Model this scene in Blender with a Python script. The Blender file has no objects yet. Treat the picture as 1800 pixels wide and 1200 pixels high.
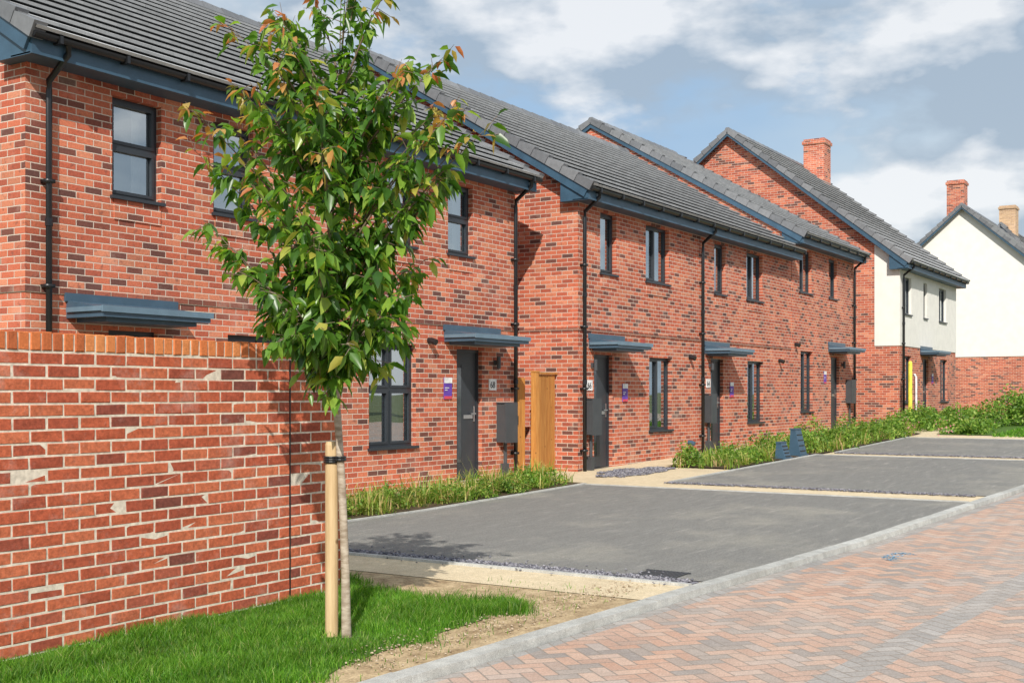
import bpy, math, random
import numpy as np
from mathutils import Vector
random.seed(7); np.random.seed(7)
scn=bpy.context.scene
scn.view_settings.view_transform='Standard'
scn.view_settings.look='None'
scn.view_settings.exposure=0

# ------------------------------------------------------------ helpers
def link(o,parent=None):
    scn.collection.objects.link(o)
    if parent is not None: o.parent=parent
    return o
def empty(name):
    e=bpy.data.objects.new(name,None); e.empty_display_size=.3
    return link(e)
class MB:
    def __init__(s): s.v=[];s.f=[];s.m=[]
    def face(s,pts,m=0):
        n=len(s.v); s.v+= [tuple(p) for p in pts]; s.f.append(tuple(range(n,n+len(pts)))); s.m.append(m)
    def hexa(s,p,m=0):
        n=len(s.v); s.v+=[tuple(q) for q in p]
        for q in ((0,3,2,1),(4,5,6,7),(0,1,5,4),(1,2,6,5),(2,3,7,6),(3,0,4,7)):
            s.f.append(tuple(n+i for i in q)); s.m.append(m)
    def box(s,x0,x1,y0,y1,z0,z1,m=0):
        s.hexa([(x0,y0,z0),(x1,y0,z0),(x1,y1,z0),(x0,y1,z0),(x0,y0,z1),(x1,y0,z1),(x1,y1,z1),(x0,y1,z1)],m)
    def tube(s,pts,rad,sides=8,m=0,cap=True):
        pts=[Vector(p) for p in pts]
        if not isinstance(rad,(list,tuple)): rad=[rad]*len(pts)
        n0=len(s.v)
        for i,p in enumerate(pts):
            if i==0:d=pts[1]-p
            elif i==len(pts)-1:d=p-pts[i-1]
            else:d=pts[i+1]-pts[i-1]
            d.normalize()
            a=Vector((0,0,1)) if abs(d.z)<.9 else Vector((1,0,0))
            e1=d.cross(a).normalized(); e2=d.cross(e1)
            for k in range(sides):
                t=2*math.pi*k/sides
                s.v.append(tuple(p+(e1*math.cos(t)+e2*math.sin(t))*rad[i]))
        for i in range(len(pts)-1):
            for k in range(sides):
                a=n0+i*sides+k;b=n0+i*sides+(k+1)%sides
                s.f.append((a,b,b+sides,a+sides));s.m.append(m)
        if cap:
            s.f.append(tuple(n0+k for k in range(sides)));s.m.append(m)
            s.f.append(tuple(n0+(len(pts)-1)*sides+k for k in range(sides)));s.m.append(m)
    def done(s,name,mats,parent=None,smooth=False):
        me=bpy.data.meshes.new(name); me.from_pydata(s.v,[],s.f)
        if not isinstance(mats,(list,tuple)): mats=[mats]
        for m in mats: me.materials.append(m)
        me.polygons.foreach_set('material_index',s.m)
        if smooth: me.polygons.foreach_set('use_smooth',[True]*len(s.f))
        me.update()
        return link(bpy.data.objects.new(name,me),parent)
def bulk(name,V,F,mat,parent=None):
    me=bpy.data.meshes.new(name); k=F.shape[1]
    me.vertices.add(len(V)); me.vertices.foreach_set('co',V.astype(np.float32).ravel())
    me.loops.add(F.size); me.loops.foreach_set('vertex_index',F.astype(np.int32).ravel())
    me.polygons.add(len(F)); me.polygons.foreach_set('loop_start',np.arange(0,F.size,k,dtype=np.int32))
    me.polygons.foreach_set('loop_total',np.full(len(F),k,dtype=np.int32))
    me.update(calc_edges=True); me.validate()
    me.materials.append(mat)
    return link(bpy.data.objects.new(name,me),parent)

# ------------------------------------------------------------ node helpers
class NT:
    def __init__(s,nt): s.t=nt;s.n=nt.nodes;s.l=nt.links
    def new(s,typ,**kw):
        n=s.n.new(typ)
        for k,v in kw.items(): setattr(n,k,v)
        return n
    def put(s,sock,val):
        if val is None:return
        if isinstance(val,bpy.types.NodeSocket): s.l.new(val,sock)
        else: sock.default_value=val
    def math(s,op,a,b=None,c=None,clamp=False):
        n=s.new('ShaderNodeMath',operation=op);n.use_clamp=clamp
        s.put(n.inputs[0],a);s.put(n.inputs[1],b);s.put(n.inputs[2],c)
        return n.outputs[0]
    def rng(s,v,a,b,c=0.,d=1.):
        n=s.new('ShaderNodeMapRange');n.clamp=True
        s.put(n.inputs[0],v)
        for i,x in enumerate((a,b,c,d)): n.inputs[i+1].default_value=x
        return n.outputs[0]
    def mix(s,f,a,b,blend='MIX'):
        n=s.new('ShaderNodeMix',data_type='RGBA',blend_type=blend);n.clamp_factor=True
        s.put(n.inputs[0],f);
        for i,x in ((6,a),(7,b)):
            if isinstance(x,tuple) and len(x)==3:x=x+(1,)
            s.put(n.inputs[i],x)
        return n.outputs[2]
    def ramp(s,f,stops,interp='LINEAR'):
        n=s.new('ShaderNodeValToRGB');cr=n.color_ramp;cr.interpolation=interp
        while len(cr.elements)<len(stops): cr.elements.new(.5)
        for e,(p,c) in zip(cr.elements,stops):
            e.position=p;e.color=tuple(c)+(1,)
        s.put(n.inputs[0],f);return n.outputs[0]
    def noise(s,vec,scale,detail=3,rough=.55,out=0):
        n=s.new('ShaderNodeTexNoise');n.inputs['Scale'].default_value=scale
        n.inputs['Detail'].default_value=detail;n.inputs['Roughness'].default_value=rough
        s.put(n.inputs['Vector'],vec);return n.outputs[out]
    def comb(s,x,y,z=0.):
        n=s.new('ShaderNodeCombineXYZ');s.put(n.inputs[0],x);s.put(n.inputs[1],y);s.put(n.inputs[2],z);return n.outputs[0]
    def wn(s,vec):
        n=s.new('ShaderNodeTexWhiteNoise',noise_dimensions='3D');s.put(n.inputs['Vector'],vec);return n
    def bump(s,h,strength,dist):
        n=s.new('ShaderNodeBump');n.inputs['Strength'].default_value=strength;n.inputs['Distance'].default_value=dist
        s.put(n.inputs['Height'],h);return n.outputs[0]
def material(name):
    m=bpy.data.materials.new(name);m.use_nodes=True
    t=NT(m.node_tree);b=m.node_tree.nodes['Principled BSDF']
    return m,t,b
def simple(name,col,rough=.6,nscale=8,var=.25,metal=0,bump=0.,spec=.5):
    m,t,b=material(name)
    g=t.new('ShaderNodeNewGeometry')
    nz=t.noise(g.outputs['Position'],nscale,4)
    f=t.rng(nz,.3,.7,1-var,1+var)
    v=t.new('ShaderNodeHueSaturation');v.inputs['Color'].default_value=tuple(col)+(1,);t.l.new(f,v.inputs['Value'])
    t.l.new(v.outputs[0],b.inputs['Base Color'])
    b.inputs['Roughness'].default_value=rough;b.inputs['Metallic'].default_value=metal
    b.inputs['Specular IOR Level'].default_value=spec
    if bump: t.l.new(t.bump(nz,bump,.01),b.inputs['Normal'])
    return m
def island(name,stops,rough=.7,nscale=40,var=.2,bump=.0,white=0.,transl=0.,spec=.4,bscale=None,interp='LINEAR'):
    m,t,b=material(name)
    g=t.new('ShaderNodeNewGeometry')
    col=t.ramp(g.outputs['Random Per Island'],stops,interp)
    nz=t.noise(g.outputs['Position'],nscale,4)
    f=t.rng(nz,.25,.75,1-var,1+var)
    v=t.new('ShaderNodeHueSaturation');t.l.new(col,v.inputs['Color']);t.l.new(f,v.inputs['Value'])
    c=v.outputs[0]
    if white:
        n2=t.noise(g.outputs['Position'],2.4,7,.75)
        c=t.mix(t.rng(n2,.54,.74,0,white),c,(.60,.47,.42))
        n3=t.noise(g.outputs['Position'],26,5,.75)
        c=t.mix(t.rng(n3,.62,.76,0,white),c,(.60,.48,.43))
        n4=t.noise(g.outputs['Position'],34,3,.7)
        c=t.mix(t.rng(n4,.64,.74,0,.5),c,(.11,.05,.042))
    t.l.new(c,b.inputs['Base Color']);b.inputs['Roughness'].default_value=rough
    b.inputs['Specular IOR Level'].default_value=spec
    if bump:
        nb=t.noise(g.outputs['Position'],bscale or nscale*2,5,.65)
        t.l.new(t.bump(nb,bump,.006),b.inputs['Normal'])
    if transl:
        tr=t.new('ShaderNodeBsdfTranslucent')
        hv=t.new('ShaderNodeHueSaturation');t.l.new(c,hv.inputs['Color']);hv.inputs['Value'].default_value=1.7;hv.inputs['Saturation'].default_value=1.1
        t.l.new(hv.outputs[0],tr.inputs[0])
        mx=t.new('ShaderNodeMixShader');mx.inputs[0].default_value=transl
        t.l.new(b.outputs[0],mx.inputs[1]);t.l.new(tr.outputs[0],mx.inputs[2])
        t.l.new(mx.outputs[0],m.node_tree.nodes['Material Output'].inputs[0])
    return m

def brick_mat(name,stops,mortar=(.64,.54,.45)):
    m,t,b=material(name)
    g=t.new('ShaderNodeNewGeometry')
    P=t.new('ShaderNodeSeparateXYZ');t.l.new(g.outputs['Position'],P.inputs[0])
    N=t.new('ShaderNodeSeparateXYZ');t.l.new(g.outputs['True Normal'],N.inputs[0])
    cond=t.math('GREATER_THAN',t.math('ABSOLUTE',N.outputs[0]),.5)
    dn=t.new('ShaderNodeSeparateXYZ');t.l.new(t.noise(g.outputs['Position'],30,2,.5,1),dn.inputs[0])
    h=t.math('ADD',t.math('MULTIPLY',P.outputs[0],t.math('SUBTRACT',1.,cond)),t.math('MULTIPLY',P.outputs[1],cond))
    h=t.math('ADD',h,t.math('MULTIPLY',t.math('SUBTRACT',dn.outputs[0],.5),.008))
    z=t.math('ADD',P.outputs[2],t.math('MULTIPLY',t.math('SUBTRACT',dn.outputs[1],.5),.008))
    zr=t.math('DIVIDE',z,.075);row=t.math('FLOOR',zr)
    par=t.math('MULTIPLY',t.math('FLOORED_MODULO',row,2.),.5)
    hr=t.math('ADD',t.math('DIVIDE',h,.225),par);col=t.math('FLOOR',hr)
    fx=t.math('MULTIPLY',t.math('FRACT',hr),.225);fz=t.math('MULTIPLY',t.math('FRACT',zr),.075)
    dx=t.math('MINIMUM',fx,t.math('SUBTRACT',.225,fx));dz=t.math('MINIMUM',fz,t.math('SUBTRACT',.075,fz))
    d=t.math('MINIMUM',dx,dz)
    mask=t.rng(d,.0035,.0065)
    w=t.wn(t.comb(col,row,cond))
    bc=t.ramp(w.outputs['Value'],stops)
    n1=t.noise(g.outputs['Position'],60,4,.6)
    cl=t.noise(t.comb(t.math('MULTIPLY',col,.225),t.math('MULTIPLY',row,.075),cond),1.1,2)
    hv=t.new('ShaderNodeHueSaturation');t.l.new(bc,hv.inputs['Color'])
    t.l.new(t.math('MULTIPLY',t.rng(n1,.25,.75,.75,1.22),t.rng(cl,.35,.65,1.15,.85)),hv.inputs['Value'])
    nb_=t.noise(g.outputs['Position'],13,3,.6)
    bc2=t.mix(t.rng(nb_,.58,.68,0,.5),hv.outputs[0],(.14,.06,.05))
    c=t.mix(mask,mortar,bc2)
    eff=t.noise(g.outputs['Position'],1.7,6,.72)
    c=t.mix(t.rng(eff,.55,.78,0,.36),c,(.62,.47,.39))
    t.l.new(c,b.inputs['Base Color']);b.inputs['Roughness'].default_value=.85;b.inputs['Specular IOR Level'].default_value=.25
    hh=t.math('ADD',mask,t.math('MULTIPLY',n1,.35))
    t.l.new(t.bump(hh,.6,.006),b.inputs['Normal'])
    return m
BR=[(0,(.13,.06,.05)),(.10,(.19,.07,.052)),(.16,(.35,.09,.055)),(.3,(.45,.11,.062)),(.55,(.52,.138,.075)),(.8,(.57,.18,.098)),(.95,(.59,.23,.135)),(1,(.40,.115,.073))]
M_brick=brick_mat('red_brick',BR)
M_brick_band=brick_mat('dark_brick_band',[(0,(.14,.06,.05)),(.5,(.26,.085,.055)),(1,(.36,.11,.07))],(.4,.33,.26))
M_chim=brick_mat('tan_brick',[(0,(.45,.28,.16)),(1,(.6,.4,.23))])
M_nearbrick=island('wall_brick',[(0,(.18,.06,.045)),(.05,(.26,.07,.048)),(.09,(.35,.08,.044)),(.3,(.42,.095,.048)),(.6,(.48,.118,.056)),(.9,(.54,.155,.075)),(1,(.38,.095,.06))],.85,45,.34,.6,white=.42,spec=.25)
M_coping=island('coping_brick',[(0,(.44,.12,.045)),(.5,(.60,.18,.06)),(1,(.64,.25,.09))],.85,60,.22,.5,spec=.25)
M_mortar=simple('mortar',(.68,.60,.50),.95,30,.22,bump=.3,spec=.2)
M_tile=island('roof_tile',[(0,(.44,.445,.45)),(.5,(.48,.485,.49)),(1,(.52,.525,.53))],.7,7,.12,.1,spec=.25)
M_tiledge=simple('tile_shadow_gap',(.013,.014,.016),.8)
M_verge=island('verge_tile',[(0,(.13,.135,.145)),(1,(.21,.215,.225))],.5,12,.15)
M_blue=simple('blue_grey_board',(.04,.088,.138),.45,5,.15)
M_black=simple('black_plastic',(.012,.013,.015),.35,5,.15)
M_frame=simple('anthracite_frame',(.028,.034,.042),.4,5,.1)
M_door=simple('anthracite_door',(.033,.038,.045),.45,5,.1)
M_grey=simple('grey_metal_box',(.055,.06,.066),.5,5,.1)
M_steel=simple('brushed_steel',(.6,.6,.6),.3,5,.1,metal=1)
M_white=simple('white_render',(.78,.755,.70),.9,3,.05,bump=.08)
M_wplast=simple('white_plastic',(.75,.75,.75),.5)
M_curtain=simple('curtain',(.75,.75,.73),.9,6,.15)
M_purple=simple('purple_board',(.12,.045,.36),.5)
M_redb=simple('red_board',(.6,.06,.09),.5)
M_canopy=simple('canopy_metal',(.055,.10,.145),.35,5,.12)
M_canopy2=simple('canopy_trim',(.13,.20,.26),.35,5,.12)
M_yellow=simple('yellow_paint',(.8,.74,.08),.5)
M_red=simple('red_vent',(.4,.06,.04),.5)
M_dglass=simple('door_glass_dark',(.05,.06,.07),.08,spec=.9)
M_glass,t,b=material('window_glass')
t.n.remove(b)
gl=t.new('ShaderNodeBsdfGlossy');gl.inputs['Roughness'].default_value=.015;gl.inputs['Color'].default_value=(.85,.92,.96,1)
tr=t.new('ShaderNodeBsdfTransparent');tr.inputs[0].default_value=(.75,.8,.81,1)
fr=t.new('ShaderNodeFresnel');fr.inputs[0].default_value=1.6
f=t.math('MULTIPLY_ADD',fr.outputs[0],1.3,.42,clamp=True)
mx=t.new('ShaderNodeMixShader');t.l.new(f,mx.inputs[0]);t.l.new(tr.outputs[0],mx.inputs[1]);t.l.new(gl.outputs[0],mx.inputs[2])
t.l.new(mx.outputs[0],t.n['Material Output'].inputs[0])
g=t.new('ShaderNodeNewGeometry');t.l.new(t.bump(t.noise(g.outputs['Position'],1.3,1),.05,.05),gl.inputs['Normal'])
def wood(name,c1,c2):
    m,t,b=material(name)
    g=t.new('ShaderNodeNewGeometry');mp=t.new('ShaderNodeMapping');mp.inputs['Scale'].default_value=(14,14,1.2)
    t.l.new(g.outputs['Position'],mp.inputs[0]);n=t.noise(mp.outputs[0],2.2,6,.65)
    c=t.mix(t.rng(n,.3,.7),c1,c2)
    kn=t.new('ShaderNodeTexVoronoi');kn.inputs['Scale'].default_value=5;t.l.new(g.outputs['Position'],kn.inputs['Vector'])
    c=t.mix(t.rng(kn.outputs['Distance'],.05,.11,.8,0),c,(.16,.07,.02))
    hv=t.new('ShaderNodeHueSaturation');t.l.new(c,hv.inputs['Color']);t.l.new(t.rng(g.outputs['Random Per Island'],0,1,.65,1.15),hv.inputs['Value'])
    t.l.new(hv.outputs[0],b.inputs['Base Color']);b.inputs['Roughness'].default_value=.7
    t.l.new(t.bump(n,.4,.004),b.inputs['Normal']);return m
M_wood=wood('orange_fence_wood',(.40,.155,.03),(.60,.29,.075))
M_stake=wood('stake_wood',(.50,.34,.17),(.68,.51,.29))

# ------------------------------------------------------------ ground shape
GU=[-400,12,16,25,37,60,900]; GZ=[0,0,.06,.2,.45,.55,.6]
def g(u): return float(np.interp(u,GU,GZ))
KU=[-60,4.83,8.2,19,45,120];KV=[4.9,3.93,3.76,3.05,1.9,0]
def K(u): return float(np.interp(u,KU,KV))
def usteps(u0,u1,extra=()):
    s=[u0,u1]+[x for x in GU+KU+list(extra) if u0<x<u1]
    return sorted(set(s))
def sheet(name,u0,u1,va,vb,dz,mat,parent=None,th=0,n=0):
    fa=va if callable(va) else (lambda u:va); fb=vb if callable(vb) else (lambda u:vb)
    us=usteps(u0,u1,[u0+(u1-u0)*i/n for i in range(1,n)] if n else ())
    mb=MB()
    for a,c in zip(us[:-1],us[1:]):
        mb.face([(a,fa(a),g(a)+dz),(c,fa(c),g(c)+dz),(c,fb(c),g(c)+dz),(a,fb(a),g(a)+dz)])
        if th:
            mb.face([(a,fa(a),g(a)+dz-th),(c,fa(c),g(c)+dz-th),(c,fa(c),g(c)+dz),(a,fa(a),g(a)+dz)])
            mb.face([(a,fb(a),g(a)+dz-th),(c,fb(c),g(c)+dz-th),(c,fb(c),g(c)+dz),(a,fb(a),g(a)+dz)])
    if th:
        for q in (u0,u1): mb.face([(q,fa(q),g(q)+dz-th),(q,fb(q),g(q)+dz-th),(q,fb(q),g(q)+dz),(q,fa(q),g(q)+dz)])
    return mb.done(name,mat,parent)

def speck(name,c1,c2,c3,scale,big=.6,rough=.9,bump=.4,bs=180,stain=.35,isl=0):
    m,t,b=material(name);g_=t.new('ShaderNodeNewGeometry');p=g_.outputs['Position']
    n1=t.noise(p,scale,4,.7);n2=t.noise(p,big,5,.65);n3=t.noise(p,bs,2,.6)
    c=t.mix(t.rng(n1,.35,.65),c1,c2);c=t.mix(t.rng(n2,.48,.72,0,stain),c,c3)
    hv=t.new('ShaderNodeHueSaturation');t.l.new(c,hv.inputs['Color'])
    val=t.rng(n3,.3,.7,.72,1.28)
    if isl: val=t.math('MULTIPLY',val,t.rng(g_.outputs['Random Per Island'],0,1,1-isl,1+isl))
    t.l.new(val,hv.inputs['Value'])
    t.l.new(hv.outputs[0],b.inputs['Base Color']);b.inputs['Roughness'].default_value=rough;b.inputs['Specular IOR Level'].default_value=.25
    t.l.new(t.bump(n3,bump,.004),b.inputs['Normal']);return m
M_soil=speck('soil',(.26,.18,.10),(.52,.40,.24),(.62,.49,.32),7,1.5,bs=60,bump=1.)
M_lawnbase=speck('lawn_base',(.05,.11,.012),(.08,.15,.02),(.12,.13,.05),10,2,bs=60)
M_ground=speck('earth',(.10,.13,.05),(.14,.15,.07),(.2,.18,.1),1,.2,bs=20)
M_tan=speck('tan_paving',(.56,.46,.30),(.66,.55,.38),(.45,.36,.24),9,1.2,bs=120,bump=.25,stain=.5)
M_kerb=speck('concrete_kerb',(.38,.38,.36),(.50,.50,.47),(.27,.26,.23),9,2.5,bs=160,bump=.3,isl=.12,stain=.6)
M_bed=speck('bark_bed',(.05,.035,.02),(.1,.07,.04),(.13,.1,.06),20,2,bs=60,bump=.8)
M_asph,t,b=material('asphalt')
g_=t.new('ShaderNodeNewGeometry');p=g_.outputs['Position']
mp=t.new('ShaderNodeMapping');mp.inputs['Rotation'].default_value=(0,0,.5);mp.inputs['Scale'].default_value=(1.2,9,1);t.l.new(p,mp.inputs[0])
n1=t.noise(mp.outputs[0],1.3,6,.7);n2=t.noise(p,.5,6,.7);n3=t.noise(p,210,2,.6);n4=t.noise(p,28,3,.7);n6=t.noise(p,70,2,.6)
c=t.mix(t.rng(n1,.3,.72),(.175,.172,.16),(.225,.22,.205));c=t.mix(t.rng(n2,.50,.68,0,.6),c,(.34,.32,.27))
c=t.mix(t.rng(n1,.58,.70,0,.55),c,(.38,.36,.32))
c=t.mix(t.rng(n4,.62,.72,0,.5),c,(.42,.40,.36))
hv=t.new('ShaderNodeHueSaturation');t.l.new(c,hv.inputs['Color']);t.l.new(t.math('MULTIPLY',t.rng(n3,.3,.7,.5,1.5),t.rng(n6,.3,.7,.75,1.25)),hv.inputs['Value'])
t.l.new(hv.outputs[0],b.inputs['Base Color']);b.inputs['Roughness'].default_value=.85;b.inputs['Specular IOR Level'].default_value=.3
t.l.new(t.bump(n3,.6,.005),b.inputs['Normal'])
M_block,t,b=material('block_paving')
g_=t.new('ShaderNodeNewGeometry');p=g_.outputs['Position']
mp=t.new('ShaderNodeMapping');mp.inputs['Rotation'].default_value=(0,0,math.radians(45-4));mp.inputs['Scale'].default_value=(10,10,1);t.l.new(p,mp.inputs[0])
S=t.new('ShaderNodeSeparateXYZ');t.l.new(mp.outputs[0],S.inputs[0]);X,Y=S.outputs[0],S.outputs[1]
i=t.math('FLOOR',X);j=t.math('FLOOR',Y);fx=t.math('FRACT',X);fy=t.math('FRACT',Y)
m_=t.math('FLOORED_MODULO',t.math('SUBTRACT',i,j),4.)
def eq(v): return t.math('COMPARE',m_,float(v),.1)
e0,e1,e2,e3=eq(0),eq(1),eq(2),eq(3)
gx=t.math('SUBTRACT',1.,fx);gy=t.math('SUBTRACT',1.,fy)
H=t.math('ADD',e0,e1)
lft=t.math('ADD',fx,e1);rgt=t.math('ADD',gx,e0);bot=t.math('ADD',fy,e2);top=t.math('ADD',gy,e3)
d=t.math('MINIMUM',t.math('MINIMUM',lft,rgt),t.math('MINIMUM',bot,top))
idw=t.wn(t.comb(t.math('SUBTRACT',i,e1),t.math('SUBTRACT',j,e2),H))
mask=t.rng(d,.02,.07)
V_=t.new('ShaderNodeSeparateXYZ');t.l.new(p,V_.inputs[0])
red=t.ramp(idw.outputs['Value'],[(0,(.29,.255,.235)),(.22,(.36,.30,.26)),(.3,(.46,.285,.21)),(.6,(.51,.32,.235)),(.85,(.55,.38,.29)),(1,(.43,.36,.32))])
gry=t.ramp(idw.outputs['Value'],[(0,(.27,.26,.25)),(1,(.40,.38,.36))])
ky=t.math('ADD',V_.outputs[1],t.math('MULTIPLY',V_.outputs[0],.068))
band=t.math('COMPARE',ky,2.35,.11)
band2=t.math('COMPARE',ky,4.1,.06)
band=t.math('MAXIMUM',band,band2)
c=t.mix(band,red,gry)
n2=t.noise(p,.45,6,.68);c=t.mix(t.rng(n2,.40,.68,0,.6),c,(.46,.40,.355))
n5=t.noise(p,2.2,6,.72);c=t.mix(t.rng(n5,.48,.75,0,.45),c,(.28,.24,.21))
n7=t.noise(p,14,4,.7);c=t.mix(t.rng(n7,.58,.75,0,.35),c,(.56,.50,.44))
c=t.mix(mask,(.27,.23,.195),c)
n3=t.noise(p,90,3,.6)
hv=t.new('ShaderNodeHueSaturation');t.l.new(c,hv.inputs['Color']);t.l.new(t.rng(n3,.3,.7,.78,1.18),hv.inputs['Value'])
t.l.new(hv.outputs[0],b.inputs['Base Color']);b.inputs['Roughness'].default_value=.85;b.inputs['Specular IOR Level'].default_value=.25
t.l.new(t.bump(t.math('ADD',mask,t.math('MULTIPLY',n3,.3)),.5,.006),b.inputs['Normal'])

# ------------------------------------------------------------ ground
sheet('ground',-400,900,-500,700,-.12,M_ground)
sheet('road',-60,300,-6,lambda u:K(u)-.17,-.03,M_block,n=40)
mb=MB();u=-6.
while u<60:
    L=.914;a,c=u+.006,u+L-.006;jz=random.uniform(-.003,.003);jv=random.uniform(-.004,.004)
    o1,o2=-.17+jv,-.03
    mb.hexa([(a,K(a)+o1,g(a)-.1),(c,K(c)+o1,g(c)-.1),(c,K(c)+o2,g(c)-.1),(a,K(a)+o2,g(a)-.1),
             (a,K(a)+o1+.012,g(a)+.022+jz),(c,K(c)+o1+.012,g(c)+.022+jz),(c,K(c)+o2,g(c)+.022+jz),(a,K(a)+o2,g(a)+.022+jz)])
    u+=L
mb.done('kerb',M_kerb)
sheet('soil_verge',-6,7.75,lambda u:K(u)-.03,9.,.0,M_soil,n=10)
sheet('footpath',7.75,36.5,lambda u:K(u)-.03,10.9,.004,M_tan,n=20)
sheet('footpath',36.5,60,4.3,6.0,.012,M_tan)
CP=empty('car_park')
sheet('edging',8.455,8.505,lambda u:K(u)-.01,8.9,.026,M_kerb,CP,th=.04)
for (a,c,vt) in ((8.72,16.2,8.9),(17.15,24.4,7.85),(25.25,31.4,7.7)):
    sheet('parking_bay',a,c,lambda u:K(u)-.02,vt,.012,M_asph,CP,n=6)
    sheet('edging',a-.0,c+.06,vt+.002,vt+.06,.03,M_kerb,CP,th=.05)
    sheet('edging',c+.002,c+.05,lambda u:K(u)-.01,vt,.024,M_kerb,CP,th=.04)
lawn_edge_n=lambda u:K(u)+.40+.10*math.sin(u*2.3)+.07*math.sin(u*5.1)
sheet('lawn',-6,6.6,lawn_edge_n,5.93,.006,M_lawnbase,n=24)
def in_lawn(u,v):
    e=np.interp(u,KU,KV)+.40+.11*np.sin(u*2.3)+.08*np.sin(u*5.1)+.06*np.sin(u*11+v*4)+np.random.normal(0,.04,len(u))
    r=7.12+.22*np.sin(v*3.1+1)+.12*np.sin(v*7.3)-.7*np.clip(4.8-v,0,1)+np.random.normal(0,.08,len(u))
    thin=((u-5.62)**2+(v-4.72)**2<.035)&(np.random.random(len(u))<.7)
    return (v>e)&(u<r)&~thin
def grass(name,n,ur,vr,hmin,hmax,w,mat,mask=None):
    u=np.random.uniform(*ur,n);v=np.random.uniform(*vr,n)
    if mask is not None:
        k=mask(u,v);u=u[k];v=v[k]
    n=len(u);z=np.interp(u,GU,GZ)+.002
    cl=.72+.4*np.sin(u*3.7+np.sin(v*4.1)*1.5)*np.sin(v*5.3+u)+.25*np.sin(u*13+v*3)*np.sin(v*15)
    h=np.random.uniform(hmin,hmax,n)*np.clip(cl,.45,1.3);a=np.random.uniform(0,2*np.pi,n);l=np.random.uniform(.1,.95,n)*h
    b_=np.random.uniform(0,2*np.pi,n)
    wx,wy=np.cos(b_)*w/2,np.sin(b_)*w/2;lx,ly=np.cos(a)*l,np.sin(a)*l
    P0=np.stack([u-wx,v-wy,z],1);P1=np.stack([u+wx,v+wy,z],1)
    P2=np.stack([u+wx*.7+lx*.35,v+wy*.7+ly*.35,z+h*.6],1);P3=np.stack([u-wx*.7+lx*.35,v-wy*.7+ly*.35,z+h*.6],1)
    P4=np.stack([u+lx,v+ly,z+h],1)
    V=np.stack([P0,P1,P2,P3,P4],1).reshape(-1,3);o=np.arange(n)*5
    F=np.concatenate([np.stack([o,o+1,o+2],1),np.stack([o,o+2,o+3],1),np.stack([o+3,o+2,o+4],1)])
    return bulk(name,V,F,mat)
M_grass=island('grass_blades',[(0,(.04,.11,.01)),(.4,(.08,.22,.016)),(.8,(.15,.33,.03)),(.95,(.25,.40,.06)),(1,(.42,.40,.18))],.5,1.6,.4,transl=.4,spec=.35)
grass('grass',135000,(2.2,7.6),(3.9,5.9),.03,.095,.0045,M_grass,in_lawn)
grass('grass',9000,(6.9,7.75),(5.9,8.2),.04,.09,.006,M_grass,lambda u,v:u<7.45+.15*np.sin(v*5))
grass('grass',1100,(4,8),(3.95,5.2),.02,.06,.005,M_grass)

M_slate=island('slate_chips',[(0,(.08,.08,.10)),(.5,(.17,.165,.19)),(1,(.34,.33,.36))],.6,30,.2)
def stones(name,n,ur,vr,s0,s1,mat,mask=None,dz=.012):
    u=np.random.uniform(*ur,n);v=np.random.uniform(*vr,n)
    if mask is not None:k=mask(u,v);u=u[k];v=v[k]
    n=len(u);z=np.interp(u,GU,GZ)+dz+np.random.uniform(0,.015,n)
    base=np.array([[1,0,0],[.3,.8,0],[-.8,.5,0],[-.7,-.6,0],[.4,-.8,0],[0,0,.45],[0,0,-.4]])
    V=np.zeros((n,7,3));s=np.random.uniform(s0,s1,n);a=np.random.uniform(0,6.28,n);tx=np.random.uniform(-.5,.5,n)
    for i_,p_ in enumerate(base):
        x=p_[0]*s*np.random.uniform(.7,1.2,n);y=p_[1]*s*np.random.uniform(.5,1.1,n);zz=p_[2]*s
        V[:,i_,0]=u+x*np.cos(a)-y*np.sin(a);V[:,i_,1]=v+x*np.sin(a)+y*np.cos(a);V[:,i_,2]=z+zz+x*tx*.5
    o=np.arange(n)*7;F=[]
    for k in range(5):
        F.append(np.stack([o+k,o+(k+1)%5,o+5],1));F.append(np.stack([o+(k+1)%5,o+k,o+6],1))
    return bulk(name,V.reshape(-1,3),np.concatenate(F),mat)
stones('gravel',3400,(8.52,8.70),(3.8,8.9),.01,.024,M_slate)
stones('gravel',160,(8.35,8.95),(3.9,8.9),.01,.02,M_slate)
sheet('gravel_bed',8.51,8.705,lambda u:K(u)+.02,8.9,.009,M_slate)
stones('gravel',1800,(16.95,17.14),(3.3,7.9),.012,.026,M_slate)
stones('gravel',1500,(25.0,25.24),(2.9,7.7),.015,.03,M_slate)
stones('gravel',3200,(17.5,19.9),(8.75,9.85),.015,.032,M_slate,lambda u,v:((u-18.7)/1.1)**2+((v-9.3)/.45)**2<1+.25*np.sin(u*9)+.2*np.sin(v*17))
M_peb=island('pebbles',[(0,(.3,.22,.14)),(1,(.55,.45,.33))],.8)
stones('loose_stones',1500,(5,8.4),(3.95,4.9),.004,.015,M_peb,lambda u,v:v<np.interp(u,KU,KV)+.6,dz=.006)
mb=MB()
for k in range(12): mb.box(8.74,9.0,3.98+k*.03,3.995+k*.03,.016,.024)
mb.box(8.725,8.739,3.96,4.36,.015,.025);mb.box(9.001,9.015,3.96,4.36,.015,.025)
mb.done('drain_grate',M_grey)
M_bluep=simple('blue_spray_paint',(.22,.40,.56),.9,60,.4)
mb=MB()
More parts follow.
